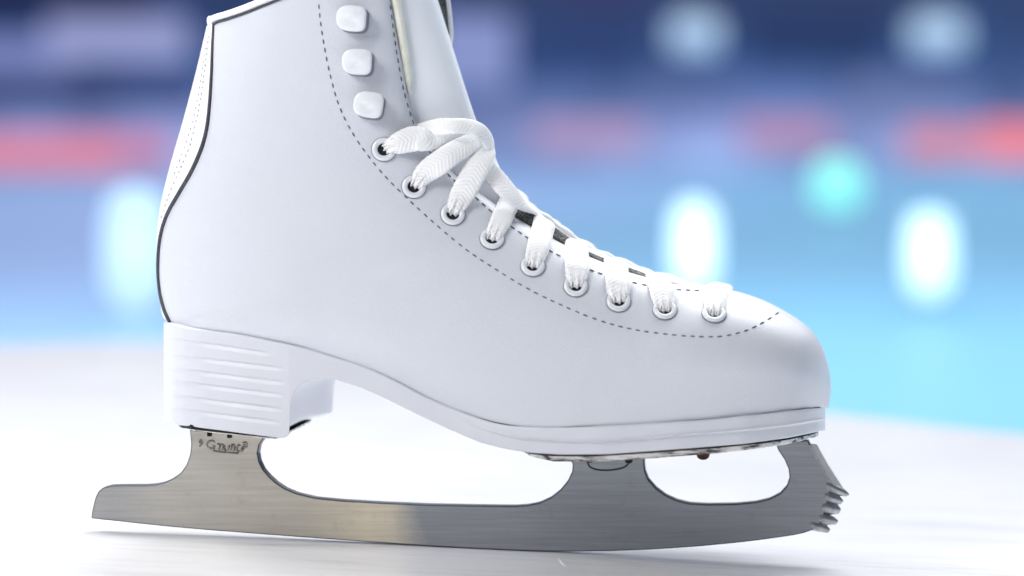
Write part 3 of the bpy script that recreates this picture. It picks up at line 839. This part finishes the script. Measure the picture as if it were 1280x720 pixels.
def glow(name, col, e, base=None):
    m, nt, b = mat(name)
    b.inputs['Base Color'].default_value = base or tuple(c * 0.3 for c in col[:3]) + (1,)
    b.inputs['Emission Color'].default_value = col; b.inputs['Emission Strength'].default_value = e  # panels emit their tone; the glow stands in for light falling on them
    b.inputs['Roughness'].default_value = 0.6
    return m
def BX(px): return VX + (px - VX) * KB
def BZ(py): return VY + (py - VY) * KB
def box(x0, x1, y0, y1, z0, z1):
    V = [W(x, y, z) for x in (x0, x1) for y in (y0, y1) for z in (z0, z1)]
    return V, [(0, 1, 3, 2), (4, 6, 7, 5), (0, 4, 5, 1), (2, 3, 7, 6), (0, 2, 6, 4), (1, 5, 7, 3)]
barrier = empty('rink_barrier', W(BX(640), YB, ZF))
tag(barrier, 'long blurred navy barrier with red and lavender panels behind the rink', 'barrier')
def bpart(name, V, F, m):
    o = new_obj(name, [v - barrier.location for v in V], F, m, barrier, False); return o
M_NAVY, nt, b = mat('navy_barrier')
tc = node(nt, 'ShaderNodeTexCoord'); n_ = noise(nt, 0.7, 2, 0.5)
sp = node(nt, 'ShaderNodeSeparateXYZ'); nt.links.new(tc.outputs['Object'], sp.inputs['Vector'])
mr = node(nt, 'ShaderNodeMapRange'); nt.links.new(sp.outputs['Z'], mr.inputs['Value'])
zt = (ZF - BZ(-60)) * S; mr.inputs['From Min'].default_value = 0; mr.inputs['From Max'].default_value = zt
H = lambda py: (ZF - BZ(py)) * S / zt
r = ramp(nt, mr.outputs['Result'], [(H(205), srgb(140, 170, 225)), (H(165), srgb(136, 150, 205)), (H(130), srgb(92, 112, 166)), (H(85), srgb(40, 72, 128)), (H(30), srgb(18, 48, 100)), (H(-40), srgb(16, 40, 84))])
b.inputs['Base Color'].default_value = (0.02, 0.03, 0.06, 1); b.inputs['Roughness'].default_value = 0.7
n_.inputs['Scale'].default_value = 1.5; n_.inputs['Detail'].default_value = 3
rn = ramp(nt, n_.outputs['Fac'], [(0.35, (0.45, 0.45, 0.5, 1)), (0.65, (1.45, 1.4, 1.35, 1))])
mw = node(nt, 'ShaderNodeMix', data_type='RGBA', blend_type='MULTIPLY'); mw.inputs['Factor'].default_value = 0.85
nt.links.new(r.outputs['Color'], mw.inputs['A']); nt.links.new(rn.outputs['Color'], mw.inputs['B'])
nt.links.new(mw.outputs['Result'], b.inputs['Emission Color']); b.inputs['Emission Strength'].default_value = 0.9  # wall tones are emitted, a glow added in place of real lighting
V, F = box(BX(-900), BX(1900), YB, YB + 300, ZF, BZ(-330))
bpart('barrier_wall', V, F, M_NAVY)
PAN = [('red_panel', -170, 150, 168, 214, srgb(226, 138, 164), 0.75), ('red_panel', 150, 215, 168, 206, srgb(214, 140, 178), 0.6),
       ('pink_panel', 668, 805, 150, 190, srgb(182, 156, 200), 0.65), ('pink_panel', 925, 1040, 150, 186, srgb(196, 150, 190), 0.55),
       ('red_panel', 1130, 1230, 158, 200, srgb(222, 146, 170), 0.65), ('red_panel', 1230, 1420, 152, 202, srgb(240, 134, 148), 0.8),
       ('lavender_panel', -60, 90, 44, 92, srgb(128, 138, 198), 0.55), ('lavender_panel', 60, 235, 22, 76, srgb(160, 166, 216), 0.6), ('dark_panel', -60, 250, 100, 132, srgb(64, 76, 130), 0.35), ('dark_panel', -80, 190, -60, 16, srgb(26, 34, 82), 0.3),
       ('lavender_panel', 545, 640, 20, 110, srgb(146, 160, 218), 0.5), ('dark_panel', 940, 1100, 10, 74, srgb(20, 48, 100), 0.6), ('dark_panel', 650, 790, 44, 88, srgb(34, 60, 116), 0.6), ('slate_panel', 800, 930, 96, 140, srgb(96, 116, 172), 0.6), ('slate_panel', 1060, 1200, 92, 140, srgb(104, 120, 172), 0.6), ('violet_panel', 700, 800, -20, 26, srgb(46, 58, 110), 0.4)]
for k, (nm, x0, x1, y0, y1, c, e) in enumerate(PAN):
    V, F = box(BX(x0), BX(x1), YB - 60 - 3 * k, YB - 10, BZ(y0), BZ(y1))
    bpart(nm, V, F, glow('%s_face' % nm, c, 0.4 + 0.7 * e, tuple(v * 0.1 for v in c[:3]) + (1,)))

# lit lamps: flat floodlights hung in front of the barrier, and added tall white ones standing in for reflections in the ice
def lamp_lens_mat(name, inner, outer, e):
    m, nt, b = mat(name)
    tc = node(nt, 'ShaderNodeTexCoord')
    gr = node(nt, 'ShaderNodeTexGradient', gradient_type='SPHERICAL')
    mp = node(nt, 'ShaderNodeMapping'); mp.inputs['Location'].default_value = (-1, 0, -1); mp.inputs['Scale'].default_value = (2, 0, 2)
    nt.links.new(tc.outputs['Generated'], mp.inputs['Vector']); nt.links.new(mp.outputs['Vector'], gr.inputs['Vector'])
    mid = tuple(0.3 * a + 0.7 * c for a, c in zip(inner, outer))[:3] + (1,)
    r = ramp(nt, gr.outputs['Fac'], [(0.0, outer), (0.45, mid), (1.0, inner)])  # soft halo painted into the lens, fading towards the background blue
    nt.links.new(r.outputs['Color'], b.inputs['Emission Color']); b.inputs['Emission Strength'].default_value = e
    b.inputs['Base Color'].default_value = (0.6, 0.7, 0.75, 1)
    return m
M_HOUSE, nt, b = mat('lamp_housing'); b.inputs['Base Color'].default_value = (0.55, 0.65, 0.75, 1); b.inputs['Roughness'].default_value = 0.5
def lamp(name, label, px, py, w, h, dk, m, group, stand=False):
    k = dk; Y = (k - 1) * D
    cx, cz = VX + (px - VX) * k, VY + (py - VY) * k
    base = W(cx, Y, ZF if stand else cz + h * k / 2)
    o = empty(name, base); tag(o, label, 'lamp', group)
    V, F = [], []; n = 28; rings = 7
    for i in range(rings + 1):
        f = i / rings
        for j in range(n):
            a = 2 * math.pi * j / n
            c, s_ = math.cos(a), math.sin(a); e = 2.6
            q = (abs(c) ** e + abs(s_) ** e) ** (-1 / e)
            V.append(W(cx + w * k / 2 * f * q * c, Y - 14 * (1 - f * f) * k / 3, cz + h * k / 2 * f * q * s_) - base)
    for i in range(rings):
        for j in range(n): F.append((i * n + j, i * n + (j + 1) % n, (i + 1) * n + (j + 1) % n, (i + 1) * n + j))
    new_obj('lens', V, F, m, o)
    V, F = box(cx - w * k * 0.46, cx + w * k * 0.46, Y + 2, Y + 18 * k, cz - h * k * 0.46, cz + h * k * 0.46)
    new_obj('housing', [v - base for v in V], F, M_HOUSE, o, False)
    if stand:
        V, F = box(cx - 6 * k, cx + 6 * k, Y + 4, Y + 12 * k, cz, ZF)
        new_obj('stand', [v - base for v in V], F, M_HOUSE, o, False)
ML_UP = lamp_lens_mat('pale_blue_lamp', srgb(165, 200, 232), srgb(90, 126, 180), 0.5)
ML_W = lamp_lens_mat('white_reflection_glow', (1.0, 1.0, 1.0, 1), (0.32, 0.58, 0.72, 1), 1.15)
ML_P = lamp_lens_mat('pale_cyan_reflection_glow', srgb(222, 248, 255), (0.30, 0.56, 0.90, 1), 0.6)
ML_T = lamp_lens_mat('turquoise_lamp', srgb(70, 255, 205), srgb(110, 232, 215), 1.0)
lamp('hanging_lamp', 'blurred pale blue lamp high above the pink panel, left of the upper two', 868, 44, 66, 46, KB - 0.5, ML_UP, 'pale lamps high on the barrier')
lamp('hanging_lamp', 'blurred pale blue lamp high near the right edge, above the red panel', 1172, 44, 74, 46, KB - 0.5, ML_UP, 'pale lamps high on the barrier')
lamp('reflection_glow', 'blurred white glow standing in for a lamp reflection behind the heel, leftmost of the white ones', 168, 312, 84, 160, 2.8, ML_P, 'white lamp reflections beyond the ice', True)
lamp('reflection_glow', 'blurred white glow standing in for a lamp reflection directly behind the laces over the toe', 868, 310, 66, 126, 2.8, ML_W, 'white lamp reflections beyond the ice', True)
lamp('reflection_glow', 'blurred white glow standing in for a lamp reflection right of the toe, rightmost of the white ones', 1162, 318, 70, 116, 2.8, ML_W, 'white lamp reflections beyond the ice', True)
lamp('signal_lamp', 'round turquoise lamp glowing between the two right white reflections', 1046, 230, 62, 62, 6.0, ML_T, 'turquoise lamp', True)

# ================================================================ LIGHT, WORLD, CAMERA
world = bpy.data.worlds.new('World'); sc.world = world; world.use_nodes = True
bg = world.node_tree.nodes['Background']
bg.inputs['Color'].default_value = (0.90, 0.93, 1.0, 1); bg.inputs['Strength'].default_value = 0.27
def area(name, loc, target, sx, sy, power, col=(1, 1, 1)):
    l = bpy.data.lights.new(name, 'AREA'); l.shape = 'RECTANGLE'; l.size = sx; l.size_y = sy; l.energy = power; l.color = col
    o = bpy.data.objects.new(name, l); COL.objects.link(o); o.location = loc
    o.rotation_euler = (Vector(target) - Vector(loc)).to_track_quat('-Z', 'Y').to_euler()
    return o
area('rink_ceiling_lamp', (0.5, 7.5, 4.5), (0.5, 7.5, 0), 10, 13, 760, (0.95, 0.98, 1))
area('key_lamp', (-1.1, 0.5, 1.3), (0, 0, 0.1), 0.8, 0.8, 22, (1, 0.99, 0.97))
area('front_lamp', (-0.36, -0.42, 0.52), (-0.03, 0, 0.12), 0.24, 0.24, 3.1, (1, 0.985, 0.97))
area('back_lamp', (0.35, 0.9, 1.5), (0.15, 0.35, 0), 1.3, 0.9, 27, (0.97, 0.98, 1))  # unseen light added to whiten the ice and rim the boot

cam = bpy.data.cameras.new('Camera'); co = bpy.data.objects.new('Camera', cam); COL.objects.link(co)
co.location = CAM; co.rotation_euler = (math.pi / 2, 0, 0)
cam.sensor_width = 36; cam.lens = 36 * D / 1280
cam.shift_x = (640 - VX) / 1280; cam.shift_y = -(360 - VY) / 1280
cam.clip_start = 0.01; cam.clip_end = 200
cam.dof.use_dof = True; cam.dof.focus_distance = (D - 55) * S
cam.dof.aperture_fstop = (cam.lens / 1000) / (72 * S)
sc.camera = co
sc.render.engine = 'CYCLES'; sc.cycles.use_denoising = True
sc.cycles.max_bounces = 8
sc.view_settings.view_transform = 'Standard'; sc.view_settings.look = 'None'; sc.view_settings.exposure = 0; sc.view_settings.gamma = 1
sc.render.resolution_x = 1024; sc.render.resolution_y = 576
